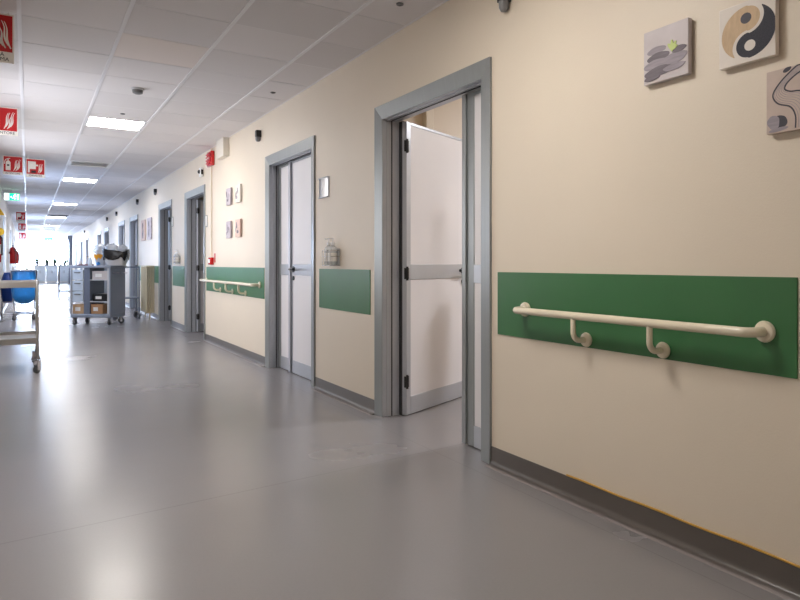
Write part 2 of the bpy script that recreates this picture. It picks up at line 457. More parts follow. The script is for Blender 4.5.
# ------------------------------------------------------------------ handrails
def handrail(y0, y1, brs, label):
    off = .092; zr = .868
    root = thing('handrail', label, 'handrail', (WX, (y0+y1)/2, zr), group='white handrails on green panels'); cy = (y0+y1)/2
    mb = MB()
    mb.tube(fillet([(-.012, y0-cy, 0), (-off, y0-cy, 0), (-off, y1-cy, 0), (-.012, y1-cy, 0)], .045, 8), .0175, 16)
    mb.build('rail', 'cream', root)
    for y in (y0-cy, y1-cy):
        mb = MB(); mb.lathe([(0,-.006), (.036,-.006), (.038,-.014), (.034,-.022), (.018,-.026), (0,-.026)], (0, y, 0), 'x', 24)
        mb.build('end_flange', 'cream', root)
    for yb in brs:
        mb = MB(); y = yb-cy
        mb.tube(fillet([(-off, y, -.005), (-off, y, -.112), (-.01, y, -.112)], .045, 8), .0125, 12)
        b_ = mb.build('bracket', 'cream', root)
        mb = MB(); mb.lathe([(0,-.006), (.032,-.006), (.034,-.013), (.030,-.020), (.014,-.024), (0,-.024)], (0, y, -.112), 'x', 22)
        mb.build('flange', 'cream', b_)
handrail(1.262, 2.545, (1.69, 2.115), 'white tubular handrail on the nearest green panel, in the foreground')
handrail(7.07, 9.6, (7.62, 8.2, 8.8), 'white tubular handrail farther along, beside the red call point')

# ------------------------------------------------------------------ canvases
def canvas_body(y0, y1, z0, z1, t=.022, face='white', name='wall_picture', label='', group=None, gap=.006):
    """local frame: origin = lower far corner on wall; u to the right in the picture = -Y"""
    root = thing(name, label, 'wall picture', (WX-gap, y1, z0), group=group)
    mb = MB(); mb.box(-t, 0, -(y1-y0), 0, 0, z1-z0); mb.box(0, gap-.0005, -(y1-y0)+.015, -.015, .015, z1-z0-.015)
    mb.build('stretched_canvas', face, root, bevel=.002)
    return root
M['cv_grey'] = mat('mist_grey_print', (198,190,192), .6, noise_amt=.10, noise_scale=9, bump=.1, bump_scale=300)
M['cv_white'] = mat('cream_print', (220,212,204), .6, noise_amt=.05, noise_scale=9)
M['cv_sand'] = mat('sand_print', (196,178,168), .6, noise_amt=.07, noise_scale=14, bump=.1, bump_scale=300)
M['cv_tan'] = mat('tan_sand_print', (196,168,134), .6, noise_amt=.12, noise_scale=25, aniso=(1,4,1))
M['cv_blk'] = mat('black_gravel_print', (44,44,56), .7, noise_amt=.6, noise_scale=260)
M['cv_stone'] = mat('slate_stone_print', (150,142,150), .6, noise_amt=.2, noise_scale=30, aniso=(1,.4,3))
M['cv_stone2'] = mat('dark_stone_print', (108,100,108), .6, noise_amt=.25, noise_scale=30, aniso=(1,.4,3))
M['cv_leaf'] = mat('pale_green_print', (190,206,130), .6)
M['cv_dk'] = mat('dark_pebble_print', (62,60,70), .6, noise_amt=.15, noise_scale=60)
M['cv_pink'] = mat('pink_sand_print', (206,178,166), .6, noise_amt=.1, noise_scale=30)
M['cv_lilac'] = mat('lilac_print', (182,172,180), .6, noise_amt=.25, noise_scale=25)
S = .213
def flat(mb, pts, lvl, mi, t=.022):      # printed area: u,w in 0..1 of the square, clipped shapes are given inside it
    q = [(-t-.0004*lvl, -p[0]*S, p[1]*S) for p in pts]; r = [(-t+.0005, y, z) for x, y, z in q]
    mb.hexa(q, r, mi)
def ell(cx, cy, a, b, rot=0, n=28, wob=0, sd=0):
    out = []
    for k in range(n):
        t = 2*PI*k/n; rr = 1+wob*math.sin(3*t+sd)+wob*.6*math.sin(5*t+sd*2)
        x, y = a*math.cos(t)*rr, b*math.sin(t)*rr
        out.append((min(.995, max(.005, cx+x*math.cos(rot)-y*math.sin(rot))), min(.995, max(.005, cy+x*math.sin(rot)+y*math.cos(rot)))))
    return out
def ribbon(path, w):
    L, Rr = [], []
    n = len(path)
    for i, p in enumerate(path):
        a = path[max(i-1, 0)]; b = path[min(i+1, n-1)]
        dx, dy = b[0]-a[0], b[1]-a[1]; l = math.hypot(dx, dy) or 1
        ww = w(i/(n-1)) if callable(w) else w
        L.append((p[0]-dy/l*ww, p[1]+dx/l*ww)); Rr.append((p[0]+dy/l*ww, p[1]-dx/l*ww))
    return L + Rr[::-1]
def ribbon_quads(path, w):
    poly = ribbon(path, w); n = len(path); L = poly[:n]; Rr = poly[n:][::-1]
    return [[L[i], L[i+1], Rr[i+1], Rr[i]] for i in range(n-1)]

# picture 1: stacked grey stones with a green sprig
c1 = canvas_body(1.559, 1.772, 1.826, 2.04, face='cv_grey', label='small grey canvas of stacked stones with a green leaf, leftmost of the near three', group='stone pictures on the near wall')
mb = MB(); L = 1
for (cx, cy, a, b, mi) in ((.30,.60,.22,.07,0), (.34,.47,.26,.08,1), (.30,.34,.30,.09,0), (.36,.20,.34,.09,1), (.72,.36,.26,.10,0), (.80,.50,.16,.06,1), (.70,.20,.24,.06,0), (.20,.10,.18,.05,1)):
    flat(mb, ell(cx, cy, a, b, .06, wob=.04, sd=cx*9), L, mi); L += 1
for rot, l in ((1.0,.13), (1.6,.15), (2.2,.12), (.5,.09)):
    flat(mb, ell(.66+.06*math.cos(rot), .50+.09*math.sin(rot), l*.75, .03, rot), L, 2); L += 1
mb.build('stone_print', ['cv_stone', 'cv_stone2', 'cv_leaf'], c1)
# picture 2: sand and gravel swirl
c2 = canvas_body(1.214, 1.427, 1.805, 2.02, face='cv_white', label='canvas of a round black and sand coloured swirl, middle of the near three', group='stone pictures on the near wall')
mb = MB()
cx, cy, r = .53, .50, .465; rot = .05
def rt(p): return (min(.995, max(.005, cx+(p[0]*math.cos(rot)-p[1]*math.sin(rot))*1.10)), min(.995, max(.005, cy+(p[0]*math.sin(rot)+p[1]*math.cos(rot)))))
def arc(x, y, rr, a0, a1, n=20): return [(x+rr*math.cos(a0+(a1-a0)*k/n), y+rr*math.sin(a0+(a1-a0)*k/n)) for k in range(n+1)]
flat(mb, [rt(p) for p in arc(0, 0, r*1.06, 0, 2*PI, 40)[:-1]], 1, 2)
def comma(sg, g):
    h = r/2; q = r-g
    inner = [p for p in arc(0, h, h+g, -PI/2, PI/2, 40)[1:] if math.hypot(*p) < q-.003]
    a1 = math.atan2(inner[-1][1], inner[-1][0])
    P = arc(0, 0, q, a1, -PI/2, 26) + arc(0, -h+g*.5, h-g*.5-g*.5, -PI/2, -3*PI/2)[1:] + inner
    return [rt((p[0]*sg, p[1]*sg)) for p in P]
def fan(mb, P, lvl, mi):
    bmv = [mb.v(-.022-.0004*lvl, -p[0]*S, p[1]*S) for p in P]; mb.f(bmv, mi)
fan(mb, comma(1, .03), 2, 1); fan(mb, comma(-1, .03), 2, 0)
flat(mb, [rt(p) for p in arc(.02, -r/2, .088, 0, 2*PI, 24)[:-1]], 3, 3)
flat(mb, [rt(p) for p in arc(-.02, r/2, .088, 0, 2*PI, 24)[:-1]], 3, 4)
mb.build('swirl_print', ['cv_tan', 'cv_blk', 'cv_white', 'cv_white', 'cv_dk'], c2)
# picture 3: raked sand with pebbles
c3 = canvas_body(1.034, 1.247, 1.54, 1.752, face='cv_sand', label='canvas of raked sand curves with dark pebbles, cut by the right edge', group='stone pictures on the near wall')
mb = MB()
OUT = [(.60,1.02),(.47,.97),(.235,.79),(.11,.61),(.19,.46),(.39,.37),(.47,.22),(.47,.03)]
INN = [(.80,.90),(.55,.88),(.36,.77),(.30,.67),(.39,.61),(.56,.58),(.72,.44),(.80,.05)]
def smooth(P, n=6):
    o_ = []
    for i in range(len(P)-1):
        p0, p1, p2, p3 = P[max(i-1,0)], P[i], P[i+1], P[min(i+2,len(P)-1)]
        for k in range(n):
            t = k/n; o_.append(tuple(.5*(2*p1[j]+(p2[j]-p0[j])*t+(2*p0[j]-5*p1[j]+4*p2[j]-p3[j])*t*t+(3*p1[j]-p0[j]-3*p2[j]+p3[j])*t**3) for j in (0,1)))
    return o_+[P[-1]]
for q in range(8):
    t = q/7; path = [(min(.985, o_[0]*(1-t)+i_[0]*t), min(.985, max(.015, o_[1]*(1-t)+i_[1]*t))) for o_, i_ in zip(smooth(OUT), smooth(INN))]
    for qd in ribbon_quads(path, .012 if q in (0, 7) else .0035): flat(mb, qd, 1, 0 if q in (0,7) else 1)
flat(mb, ell(.23, .16, .11, .11, .1, wob=.05, sd=2), 1.5, 0); flat(mb, ell(.12, .17, .10, .115, .3, wob=.05), 2, 1)
flat(mb, ell(.20, .05, .16, .03, .1), 2.4, 1); flat(mb, ell(.34, .96, .07, .035, .4), 2, 0); flat(mb, ell(.70, .72, .09, .05, 0), 2, 2)
mb.build('sand_print', ['cv_dk', 'cv_stone', 'cv_pink'], c3)
# the four small canvases farther on
for (ya, yb, z, face, mi, lab) in ((7.79,8.0,1.835,'cv_white',1,'upper right of the four small canvases beyond the closed door, cream with grey'),
                          (8.23,8.44,1.835,'cv_lilac',0,'upper left of the four small canvases beyond the closed door, mottled grey'),
                          (7.79,8.0,1.42,'cv_pink',0,'lower right of the four small canvases beyond the closed door, pinkish brown'),
                          (8.23,8.44,1.42,'cv_lilac',1,'lower left of the four small canvases beyond the closed door, grey lilac')):
    c = canvas_body(ya, yb, z, z+.212, face=face, label=lab, group='four small canvases')
    mb = MB(); k = z*3+ya*7
    for q in range(3):
        flat(mb, ell(.3+.2*math.sin(k+q*2), .3+.18*q, .20, .09, q, wob=.1, sd=k), q+1, (q+mi) % 2)
    mb.build('stone_print', ['cv_stone2', 'cv_stone'], c)
for (ya, yb, face, lab) in ((14.45,14.95,'cv_lilac','right of the two far canvases above the radiator, lilac grey'), (15.3,15.8,'cv_pink','left of the two far canvases above the radiator, beige with dark shapes')):
    c = canvas_body(ya, yb, 1.6, 2.05, face=face, label=lab, group='far canvases above the radiator')
    mb = MB(); S_old = S; S = .5
    flat(mb, ell(.5,.28,.2,.18,.3,wob=.1), 1, 0); flat(mb, ell(.5,.6,.12,.2,.1,wob=.1), 2, 1); S = S_old
    mb.build('dark_print', ['cv_stone2', 'cv_dk'], c)

# ------------------------------------------------------------------ wall fittings, right wall
spots = [(2.70,2.43,'black and grey door signal lamp high above the open door, cut by the top edge'), (7.07,2.43,'black and grey door signal lamp above the closed second door'),
         (13.9,2.45,'signal lamp above the fourth door'), (16.4,2.45,'signal lamp before the fifth door'),
         (20.6,2.45,'signal lamp past the sixth door'), (23.2,2.45,'signal lamp by the seventh door'), (33.0,2.45,'signal lamp by the ninth door, far down the corridor')]
proto = None
for (y, z, lab) in spots:
    if proto is None:
        r_ = thing('wall_lamp', lab, 'signal lamp', (WX, y, z), group='door signal lamps'); proto = r_
        mb = MB(); mb.box(-.055, 0, -.030, .030, .05, .125); mb.build('housing', 'black', r_, bevel=.006)
        mb = MB(); mb.lathe([(.004,.0), (.018,.004), (.026,.02), (.028,.052)], (-.03, 0, 0), 'z', 16); mb.build('lens', 'grey_pl', r_)
    else:
        r_ = copy_tree(proto); r_.location = (WX, y, z); r_['label'] = lab
# door number plate (curved aluminium)
r_ = thing('door_sign', 'curved blank aluminium door sign beside the closed second door', 'door sign', (WX, 5.24, 1.665))
mb = MB(); P = [(-.004-.018*math.cos(t*PI/2)**.8, .095*t) for t in [-1+.2*k for k in range(11)]]
mb.prism([(0,-.095)] + P + [(0,.095)], 'z', .008, .165); mb.build('curved_plate', 'steel', r_)
mb = MB(); mb.box(-.010, 0, -.103, -.095, 0, .173); mb.box(-.010, 0, .095, .103, 0, .173); mb.box(-.023, 0, -.1, .1, 0, .008); mb.box(-.023, 0, -.1, .1, .165, .173)
mb.build('sign_frame', 'alu', r_)
# hand gel holder
def gel(y, z, lab, bl):
    r_ = thing('gel_holder', lab, 'dispenser holder', (WX, y, z), group='hand gel holders')
    mb = MB(); w = .085; dd = .085
    for h in (.0, .075, .125):
        mb.tube([(-.004, -w, h), (-dd, -w, h), (-dd, w, h), (-.004, w, h)], .003, 6, closed=True)
    for yy in (-w, -w/3, w/3, w):
        mb.tube([(-.004, yy, .125), (-.004, yy, 0), (-dd, yy, 0), (-dd, yy, .125)], .0025, 6)
    mb.build('wire_basket', 'chrome', r_)
    mb = MB(); mb.box(-.004, 0, -w, w, -.005, .14); mb.build('back_plate', 'lt_grey', r_)
    for i, yy in enumerate((-.042, .042)):
        b_ = thing('gel_bottle', bl[i], 'bottle', (WX-.045, y+yy, z+.004), group='gel bottles')
        mb = MB(); mb.lathe([(0,0), (.033,0), (.036,.01), (.036,.12), (.030,.145), (.013,.158), (.013,.165), (0,.165)], n=18); mb.build('bottle_body', 'bottle', b_)
        mb = MB(); mb.lathe([(0,.165), (.016,.165), (.016,.185), (.006,.188), (.005,.222), (0,.222)], n=14); mb.tube([(0,0,.218), (-.035,0,.215)], .005, 8)
        mb.build('pump_head', 'white_pl', b_)
        mb = MB(); mb.lathe([(.0365,.03), (.0368,.03), (.0368,.1), (.0365,.1)], n=18); mb.build('bottle_label', 'white', b_)
gel(5.0, 1.085, 'wire holder for hand gel above the plain green panel', ['clear pump bottle nearer the open door in the hand gel holder', 'clear pump bottle nearer the closed door in the hand gel holder'])
gel(11.6, 1.10, 'small wire gel holder between the third and fourth doors', ['near pump bottle in the far gel holder', 'far pump bottle in the far gel holder'])
# ventilation / siren housing at ceiling
mb = MB(); mb.box(-.075, 0, -.18, .18, 0, .235); mb.box(-.08, 0, -.185, .185, .225, .235)
o = mb.build('wall_box', 'offwhite', bevel=.006, loc=(WX, 8.57, CZ-.237)); tag(o, 'beige wall box right under the ceiling beside the red fire alarm', 'wall box')
# red optical alarm
r_ = thing('fire_alarm_sounder', 'red fire alarm sounder high on the wall above the conduit', 'fire alarm', (WX, 9.28, 2.44))
mb = MB(); mb.box(-.05, 0, -.13, .13, 0, .20); mb.build('housing', 'redp', r_, bevel=.012)
mb = MB()
for k in range(4): mb.box(-.068, -.048, -.11, .11, .03+.04*k, .05+.04*k)
mb.build('lens_fins', 'red', r_, bevel=.004)
mb = MB(); text_poly(mb, 'ALLARME INCENDIO', .03, 0, 0, 0, 0, .2)
for v in mb.bm.verts: x, y_, z = v.co; v.co = Vector((-.0695, -x, .0 + .10+z))
mb.build('lettering', 'white', r_)
# camera-like sensor
r_ = thing('wall_sensor', 'small white sensor with a dark eye below the red alarm', 'sensor', (WX, 9.85, 2.36))
mb = MB(); mb.box(-.05, 0, -.05, .05, 0, .13); mb.build('housing', 'white_pl', r_, bevel=.01)
mb = MB(); mb.lathe([(0,0), (.03,0), (.024,-.02), (0,-.028)], (-.05, -.0, .07), 'x', 14); mb.box(-.04,-.01,-.056,-.05,.03,.10); mb.build('lens', 'ink', r_)
# conduit + call point
mb = MB(); mb.tube([(-.012, 0, 1.186), (-.012, 0, 2.439)], .011, 8)
for z in (1.5, 1.85, 2.2): mb.box(-.026, 0, -.016, .016, z-.008, z+.008)
mb.tube([(-.012, 0, 2.642), (-.012, 0, CZ-.003)], .011, 8)
o = mb.build('conduit', 'cream2', loc=(WX, 9.30, 0)); tag(o, 'thin cream conduit running down the wall from the fire alarm to the call point', 'conduit')
r_ = thing('call_point', 'red manual fire call point above the farther handrail', 'call point', (WX, 9.26, 1.085))
mb = MB(); mb.box(-.05, 0, -.06, .06, 0, .10); mb.build('housing', 'redp', r_, bevel=.006)
mb = MB(); mb.box(-.053, -.049, -.035, .035, .025, .075); mb.build('press_glass', 'white', r_)
mb = MB(); mb.box(-.004, 0, -.155, -.095, .03, .155); mb.box(-.0045,-.003,-.15,-.10,.06,.12)
o = mb.build('call_point_sign', 'red', loc=(WX, 9.26, 1.085)); tag(o, 'small red notice plate beside the call point', 'sign')
for (y, z, lab) in ((9.62,1.62,'small grey room plate beside the third door'), (12.2,1.75,'small grey room plate beside the fourth door')):
    r_ = thing('door_sign', lab, 'door sign', (WX, y, z), group='small room plates')
    mb = MB(); mb.box(-.008, 0, -.045, .045, 0, .17); mb.build('plate', 'grey_pl', r_, bevel=.003)
    mb = MB(); mb.box(-.0095, -.007, -.036, .036, .012, .158); mb.build('insert', 'white', r_)

# radiator
r_ = thing('radiator', 'beige column radiator against the wall past the fourth door', 'radiator', (WX-.117, 14.25, .12))
n = 9
for k in range(n):
    y = -.36+k*.72/(n-1)
    mb = MB()
    for dx in (-.060, -.020, .020, .060): mb.tube([(dx, y, .03), (dx, y, .92)], .0125, 8)
    for z in (.03, .92): mb.tube([(-.072, y, z), (.072, y, z)], .022, 8)
    mb.build('column', 'rad', r_)
for z in (.03, .92):
    mb = MB(); mb.tube([(0,-.38,z), (0,.42,z)], .015, 8); mb.build('header_pipe', 'rad', r_)
for y in (-.30, .30):
    mb = MB(); mb.tube([(0, y, .03), (0, y, -.12)], .012, 8); mb.build('leg', 'rad', r_)

# ------------------------------------------------------------------ ceiling things
protoL = None
names = ['behind the viewpoint', 'overhead just in front of the viewpoint', 'nearest and largest in view', 'second in view', 'third in view', 'fourth in view', 'fifth in view', 'sixth in view', 'last in view before the bright window']
for i, ly in enumerate(lights_Y):
    if ly+.6 > Y1 or ly < Y0: continue
    lab = 'square white recessed ceiling light panel, '+names[i]
    if protoL is None:
        r_ = thing('ceiling_light', lab, 'ceiling light', (.833, ly+.3, CZ), group='recessed ceiling light panels'); protoL = r_
        mb = MB(); w = .286; q = .268
        for (x0, x1, y0_, y1_) in ((-w,w,-w,-q), (-w,w,q,w), (-w,-q,-q,q), (q,w,-q,q)): mb.box(x0, x1, y0_, y1_, -.004, .012)
        mb.build('frame', 'tbar', r_)
        mb = MB(); mb.box(-q, q, -q, q, .001, .006); mb.build('diffuser', 'lamp', r_)
    else:
        r_ = copy_tree(protoL); r_.location = (.833, ly+.3, CZ); r_['label'] = lab
def vent(y, lab, bay=True):
    r_ = thing('air_vent', lab, 'air vent', (.833, y, CZ), group='ceiling air vents')
    mb = MB(); w = .286
    for (x0, x1, a, b) in ((-w,w,-w,-w+.04), (-w,w,w-.04,w), (-w,-w+.04,-w+.04,w-.04), (w-.04,w,-w+.04,w-.04)): mb.box(x0, x1, a, b, -.006, .01)
    mb.box(-w, w, -w, w, .0098, .0115); mb.build('frame', 'white_pl', r_)
    for k in range(7):
        mb = MB(); yy = -.21+.07*k
        mb.hexa([(-.246,yy-.028,-.004), (.246,yy-.028,-.004), (.246,yy-.024,-.004), (-.246,yy-.024,-.004)], [(-.246,yy+.02,.002), (.246,yy+.02,.002), (.246,yy+.024,.002), (-.246,yy+.024,.002)])
        mb.build('louvre', 'offwhite', r_)
vent(4.39+.6*12+.3, 'white louvred air vent in the ceiling between the two nearest visible lights')
# smoke detectors
def smoke(x, y, lab, s=1.0):
    r_ = thing('smoke_detector', lab, 'smoke detector', (x, y, CZ), group='smoke detectors')
    mb = MB(); mb.lathe([(0,-.002), (.055*s,-.002), (.055*s,-.018*s), (0,-.02*s)], n=24); mb.build('base', 'lt_grey', r_)
    mb = MB(); mb.lathe([(0,-.018*s), (.046*s,-.018*s), (.042*s,-.045*s), (.02*s,-.055*s), (0,-.056*s)], n=24); mb.build('head', 'grey_pl', r_)
smoke(.833, 6.5, 'round grey smoke detector on the ceiling ahead of the nearest light')
for (x, y, lab) in ((1.90,3.49,'small recessed sensor spot in the ceiling near the top edge'), (1.90,5.95,'small recessed sensor spot in the cut tile above the closed door'), (.84,7.68,'small recessed sensor spot beside the nearest light')):
    mb = MB(); mb.lathe([(0,-.001), (.024,-.001), (.022,-.008), (.012,-.009), (.011,-.004), (0,-.004)], n=18)
    tag(mb.build('ceiling_sensor', 'grey_pl', loc=(x, y, CZ-.001)), lab, 'sensor', 'small ceiling sensors')
# far dark hanging bulkhead on ceiling
r_ = thing('ceiling_duct_grille', 'dark slatted ceiling grille across the middle tile row far down', 'air vent', (.833, 25.1, CZ-.008))
mb = MB(); mb.box(-.3, .3, -.25, .25, -.02, .006); mb.build('frame', 'cart_dark', r_)
mb = MB()
for k in range(6): mb.box(-.27, .27, -.21+.075*k, -.17+.075*k, -.028, -.018)
mb.build('slats', 'grey_pl', r_)

# ------------------------------------------------------------------ hanging signs (face -Y)
def flames(mb, ox, oz, w, h, y, mi, lean=1):
    for k in range(5):
        path = []
        for q in range(13):
            t = q/12
            u = .02+.13*k+.36*t+.07*math.sin(t*6.0); ww = [0,.10,.0,.06,.12][k]+(.78+.10*math.sin(k*2.1+1))*t
            path.append((ox + w*(u if lean > 0 else 1-u), oz+h*ww))
        for qd in ribbon_quads(path, lambda t: w*.068*(1-.75*t)*(.45+min(1,t*4)*.55)): mb.prism(qd, 'y', y-.0012, y, mi)
def sign(x0, x1, ytop, Y, icon, text, lab, group='red fire equipment signs hanging from the ceiling', h=None):
    W = x1-x0
    r_ = thing('fire_sign', lab, 'sign', ((x0+x1)/2, Y, ytop), group=group)
    H = h or W*1.24
    mb = MB(); mb.box(-W/2, W/2, -.002, .002, -H, 0); mb.build('backing_plate', 'white', r_)
    for x in (-W*.38, W*.38):
        mb = MB(); mb.tube([(x, 0, -.002), (x, 0, CZ-ytop)], .003, 6); mb.build('hanger', 'lt_grey', r_)
    m = W*.035; zt = -m*1.2; zb = -(W*.96)
    mb = MB(); mb.box(-W/2+m, W/2-m, -.0032, -.0015, zb, zt); mb.build('red_field', 'red', r_)
    mb = MB(); y = -.0032
    fh = (zt-zb)
    if icon == 'blanket':
        flames(mb, .02*W, zb+fh*.1, W*.42, fh*.85, y, 0, -1)
        mb.box(-W*.42, -W*.10, y-.001, y, zb+fh*.15, zb+fh*.8, 0); mb.box(-W*.36, -W*.16, y-.0014, y-.001, zb+fh*.6, zb+fh*.64, 1)
    elif icon == 'ext':
        flames(mb, .02*W, zb+fh*.08, W*.42, fh*.82, y, 0)
        mb.prism([(-.36*W,zb+fh*.10), (-.12*W,zb+fh*.10), (-.12*W,zb+fh*.62), (-.17*W,zb+fh*.72), (-.31*W,zb+fh*.72), (-.36*W,zb+fh*.62)], 'y', y-.0012, y, 0)
        mb.box(-.27*W, -.21*W, y-.0012, y, zb+fh*.72, zb+fh*.82, 0)
        for qd in ribbon_quads([(-.14*W,zb+fh*.88), (-.24*W,zb+fh*.86), (-.36*W,zb+fh*.80), (-.41*W,zb+fh*.66), (-.42*W,zb+fh*.50)], .012*W*1.6): mb.prism(qd, 'y', y-.0012, y, 0)
        mb.box(-.30*W, -.18*W, y-.0018, y-.0012, zb+fh*.38, zb+fh*.48, 1)
    else:
        flames(mb, .12*W, zb+fh*.08, W*.30, fh*.7, y, 0)
        mb.box(-.40*W, .02*W, y-.0012, y, zb+fh*.34, zb+fh*.86, 0)
        mb.prism([(-.40*W,zb+fh*.10), (-.30*W,zb+fh*.10), (-.30*W,zb+fh*.34), (-.40*W,zb+fh*.34)], 'y', y-.0012, y, 0)
        mb.box(-.22*W, .02*W, y-.0016, y, zb+fh*.08, zb+fh*.24, 1); mb.box(.02*W, .14*W, y-.0012, y, zb+fh*.55, zb+fh*.66, 0)
    mb.build('pictogram', ['white', 'ink'], r_)
    mb = MB(); lines = text.split('\n'); lh = (H+zb)/(len(lines)+.6) if False else (H-abs(zb))/(len(lines)+.4)
    for i, tx in enumerate(lines):
        text_poly(mb, tx, lh*1.15, 0, zb-lh*(i+.65), -.0028, 0, W*.9)
    mb.build('lettering', 'ink', r_)
sign(-.322, -.072, 2.683, 4.99, 'blanket', 'COPERTA\nANTIFIAMMA', 'red fire blanket sign, nearest and largest, cut by the left edge', h=.31)
sign(-.330, -.082, 2.683, 7.96, 'ext', 'ESTINTORE', 'red extinguisher sign hanging second from the front at the left edge', h=.285)
sign(-.300, -.058, 2.672, 11.45, 'ext', 'ESTINTORE', 'left of the pair of red signs side by side, with extinguisher symbol', h=.275)
sign(-.022, .215, 2.655, 11.45, 'hose', 'IDRANTE', 'right of the pair of red signs side by side, with hose symbol', h=.275)
sign(-.29, -.05, 2.62, 22.9, 'hose', 'IDRANTE', 'dark red sign hanging beyond the green exit sign')
sign(-.30, -.05, 2.63, 29.5, 'ext', 'ESTINTORE', 'small far red sign, second beyond the green exit sign')
sign(-.34, -.06, 2.50, 35.0, 'ext', 'ESTINTORE', 'small far red sign, third beyond the green exit sign')
# exit sign
r_ = thing('exit_sign', 'lit green emergency exit sign hanging at the left below the red signs', 'exit sign', (-.285, 17.0, 2.47))
mb = MB(); mb.box(-.14, .14, 0, .04, 0, .155); mb.tube([(0,.02,.155), (0,.02,CZ-2.47)], .01, 8); mb.build('housing', 'white_pl', r_, bevel=.004)
mb = MB(); mb.box(-.135, -.05, -.003, 0, .005, .15); mb.build('white_field', 'white_lit', r_)
mb = MB(); mb.box(-.05, .135, -.003, 0, .005, .15); mb.build('green_field', 'green_lit', r_)
mb = MB()
mb.lathe([(0,0), (.013,0), (.013,-.002), (0,-.002)], (.055, -.003, .125), 'y', 12)
for P_ in ([(.05,.11), (.04,.07)], [(.04,.07), (.062,.05), (.05,.02)], [(.04,.07), (.02,.05), (.005,.045)], [(.05,.105), (.075,.09)], [(.05,.105), (.025,.09)]):
    for qd in ribbon_quads(P_, .007): mb.prism(qd, 'y', -.005, -.003)
mb.prism([(-.03,.075), (-.005,.10), (-.005,.05)], 'y', -.005, -.003); mb.box(.09, .125, -.005, -.003, .02, .135)
mb.build('pictogram', 'white_lit', r_)
r_ = thing('hanging_sign', 'small teal lit sign hanging before the far window', 'exit sign', (1.0, 44.5, 2.48))
mb = MB(); mb.box(-.2, .2, 0, .05, 0, .17); mb.tube([(0,.025,.17), (0,.025,CZ-2.48)], .01, 8); mb.build('housing', 'grey_pl', r_)
mb = MB(); mb.box(-.19, .19, -.004, 0, .01, .16); mb.build('lit_face', 'blue_lit', r_)

# ------------------------------------------------------------------ left wall items
def extinguisher(x, y, z, lab, tag_=True):
    r_ = thing('fire_extinguisher', lab, 'fire extinguisher', (x, y, z), group='fire extinguishers on the left wall')
    mb = MB(); mb.lathe([(0,0), (.07,0), (.078,.015), (.078,.42), (.065,.47), (.03,.50), (.02,.52), (0,.52)], n=22); mb.build('cylinder_body', 'redp', r_)
    mb = MB(); mb.box(-.02,.02,-.02,.02,.52,.56); mb.box(-.012,.012,-.10,.03,.56,.575); mb.box(-.012,.012,-.11,.02,.595,.61); mb.build('valve', 'black', r_, bevel=.003)
    mb = MB(); mb.tube(fillet([(0,-.02,.545), (.0,-.10,.50), (.085,-.06,.35), (.085,-.02,.1)], .06, 5), .010, 8); mb.build('hose', 'black', r_)
    if tag_: mb = MB(); mb.lathe([(.0785,.12), (.0795,.12), (.0795,.26), (.0785,.26)], n=22); mb.build('body_label', 'white', r_)
    mb = MB(); mb.box(LX-x+.001, -.07, -.02, .02, .30, .36); mb.build('wall_bracket', 'black', r_)
    if tag_:
        mb = MB(); mb.lathe([(0,0), (.055,0), (.055,-.003), (0,-.003)], (.06,-.10,.44), 'y', 20); tag(mb.build('inspection_tag', 'yellow', r_), 'round yellow inspection tag')
extinguisher(-.395, 11.5, 1.12, 'red fire extinguisher with a yellow tag, nearest on the left wall')
extinguisher(-.38, 24.0, 1.10, 'red fire extinguisher hanging above the blue linen sack', False)
extinguisher(-.38, 31.0, 1.10, 'farthest red fire extinguisher on the left wall', False)
mb = MB(); mb.prism([(-.09,0), (.09,0), (.0,.16)], 'y', -.003, 0)
o = mb.build('wall_sign', 'yellow', loc=(LX+.09, 12.4, 1.86)); tag(o, 'yellow triangular plate sticking out above the near extinguisher', 'sign')

# ------------------------------------------------------------------ castors
def castor(parent, x, y, r=.05, ang=0, h=.13, wheel='rubber'):
    mb = MB(); mb.T = Matrix.Translation((x, y, 0)) @ Matrix.Rotation(ang, 4, 'Z')
    mb.box(-.022, -.017, -.02, .03, r*.7, h-.012); mb.box(.017, .022, -.02, .03, r*.7, h-.012); mb.box(-.022, .022, -.03, .03, h-.016, h-.006); mb.tube([(0,0,h-.01), (0,0,h+.02)], .010, 8)
    c = mb.build('castor', 'chrome', parent)
    mb = MB(); mb.T = Matrix.Translation((x, y, 0)) @ Matrix.Rotation(ang, 4, 'Z')
    mb.lathe([(r*.3,-.014), (r*.8,-.014), (r,-.008), (r,.008), (r*.8,.014), (r*.3,.014)], (0, .0, r), 'x', 22)
    mb.lathe([(0,-.016), (r*.3,-.016), (r*.3,.016), (0,.016)], (0, 0, r), 'x', 12)
    mb.build('wheel', wheel, c)

# steel two shelf trolley, near left
r_ = thing('instrument_trolley', 'two shelf stainless steel trolley cut by the left edge in the foreground', 'trolley', (-.175, 8.14, 0))
hw, hl = .262, .41
def tray(z):
    mb = MB(); mb.box(-hw, hw, -hl, hl, z-.004, z)
    for (a, b, c, d) in ((-hw,hw,-hl,-hl+.012), (-hw,hw,hl-.012,hl), (-hw,-hw+.012,-hl,hl), (hw-.012,hw,-hl,hl)): mb.box(a, b, c, d, z-.028, z+.032)
    return mb
for z in (.888, .325): tray(z).build('tray', 'steel', r_, bevel=.003)
for sx in (-1, 1):
    for sy in (-1, 1):
        mb = MB(); mb.tube([(sx*(hw-.004), sy*(hl-.004), .15), (sx*(hw-.004), sy*(hl-.004), .93)], .0125, 10); mb.build('post', 'steel', r_)
        castor(r_, sx*(hw-.01), sy*(hl-.01), .042, .4*sx+sy, .14)

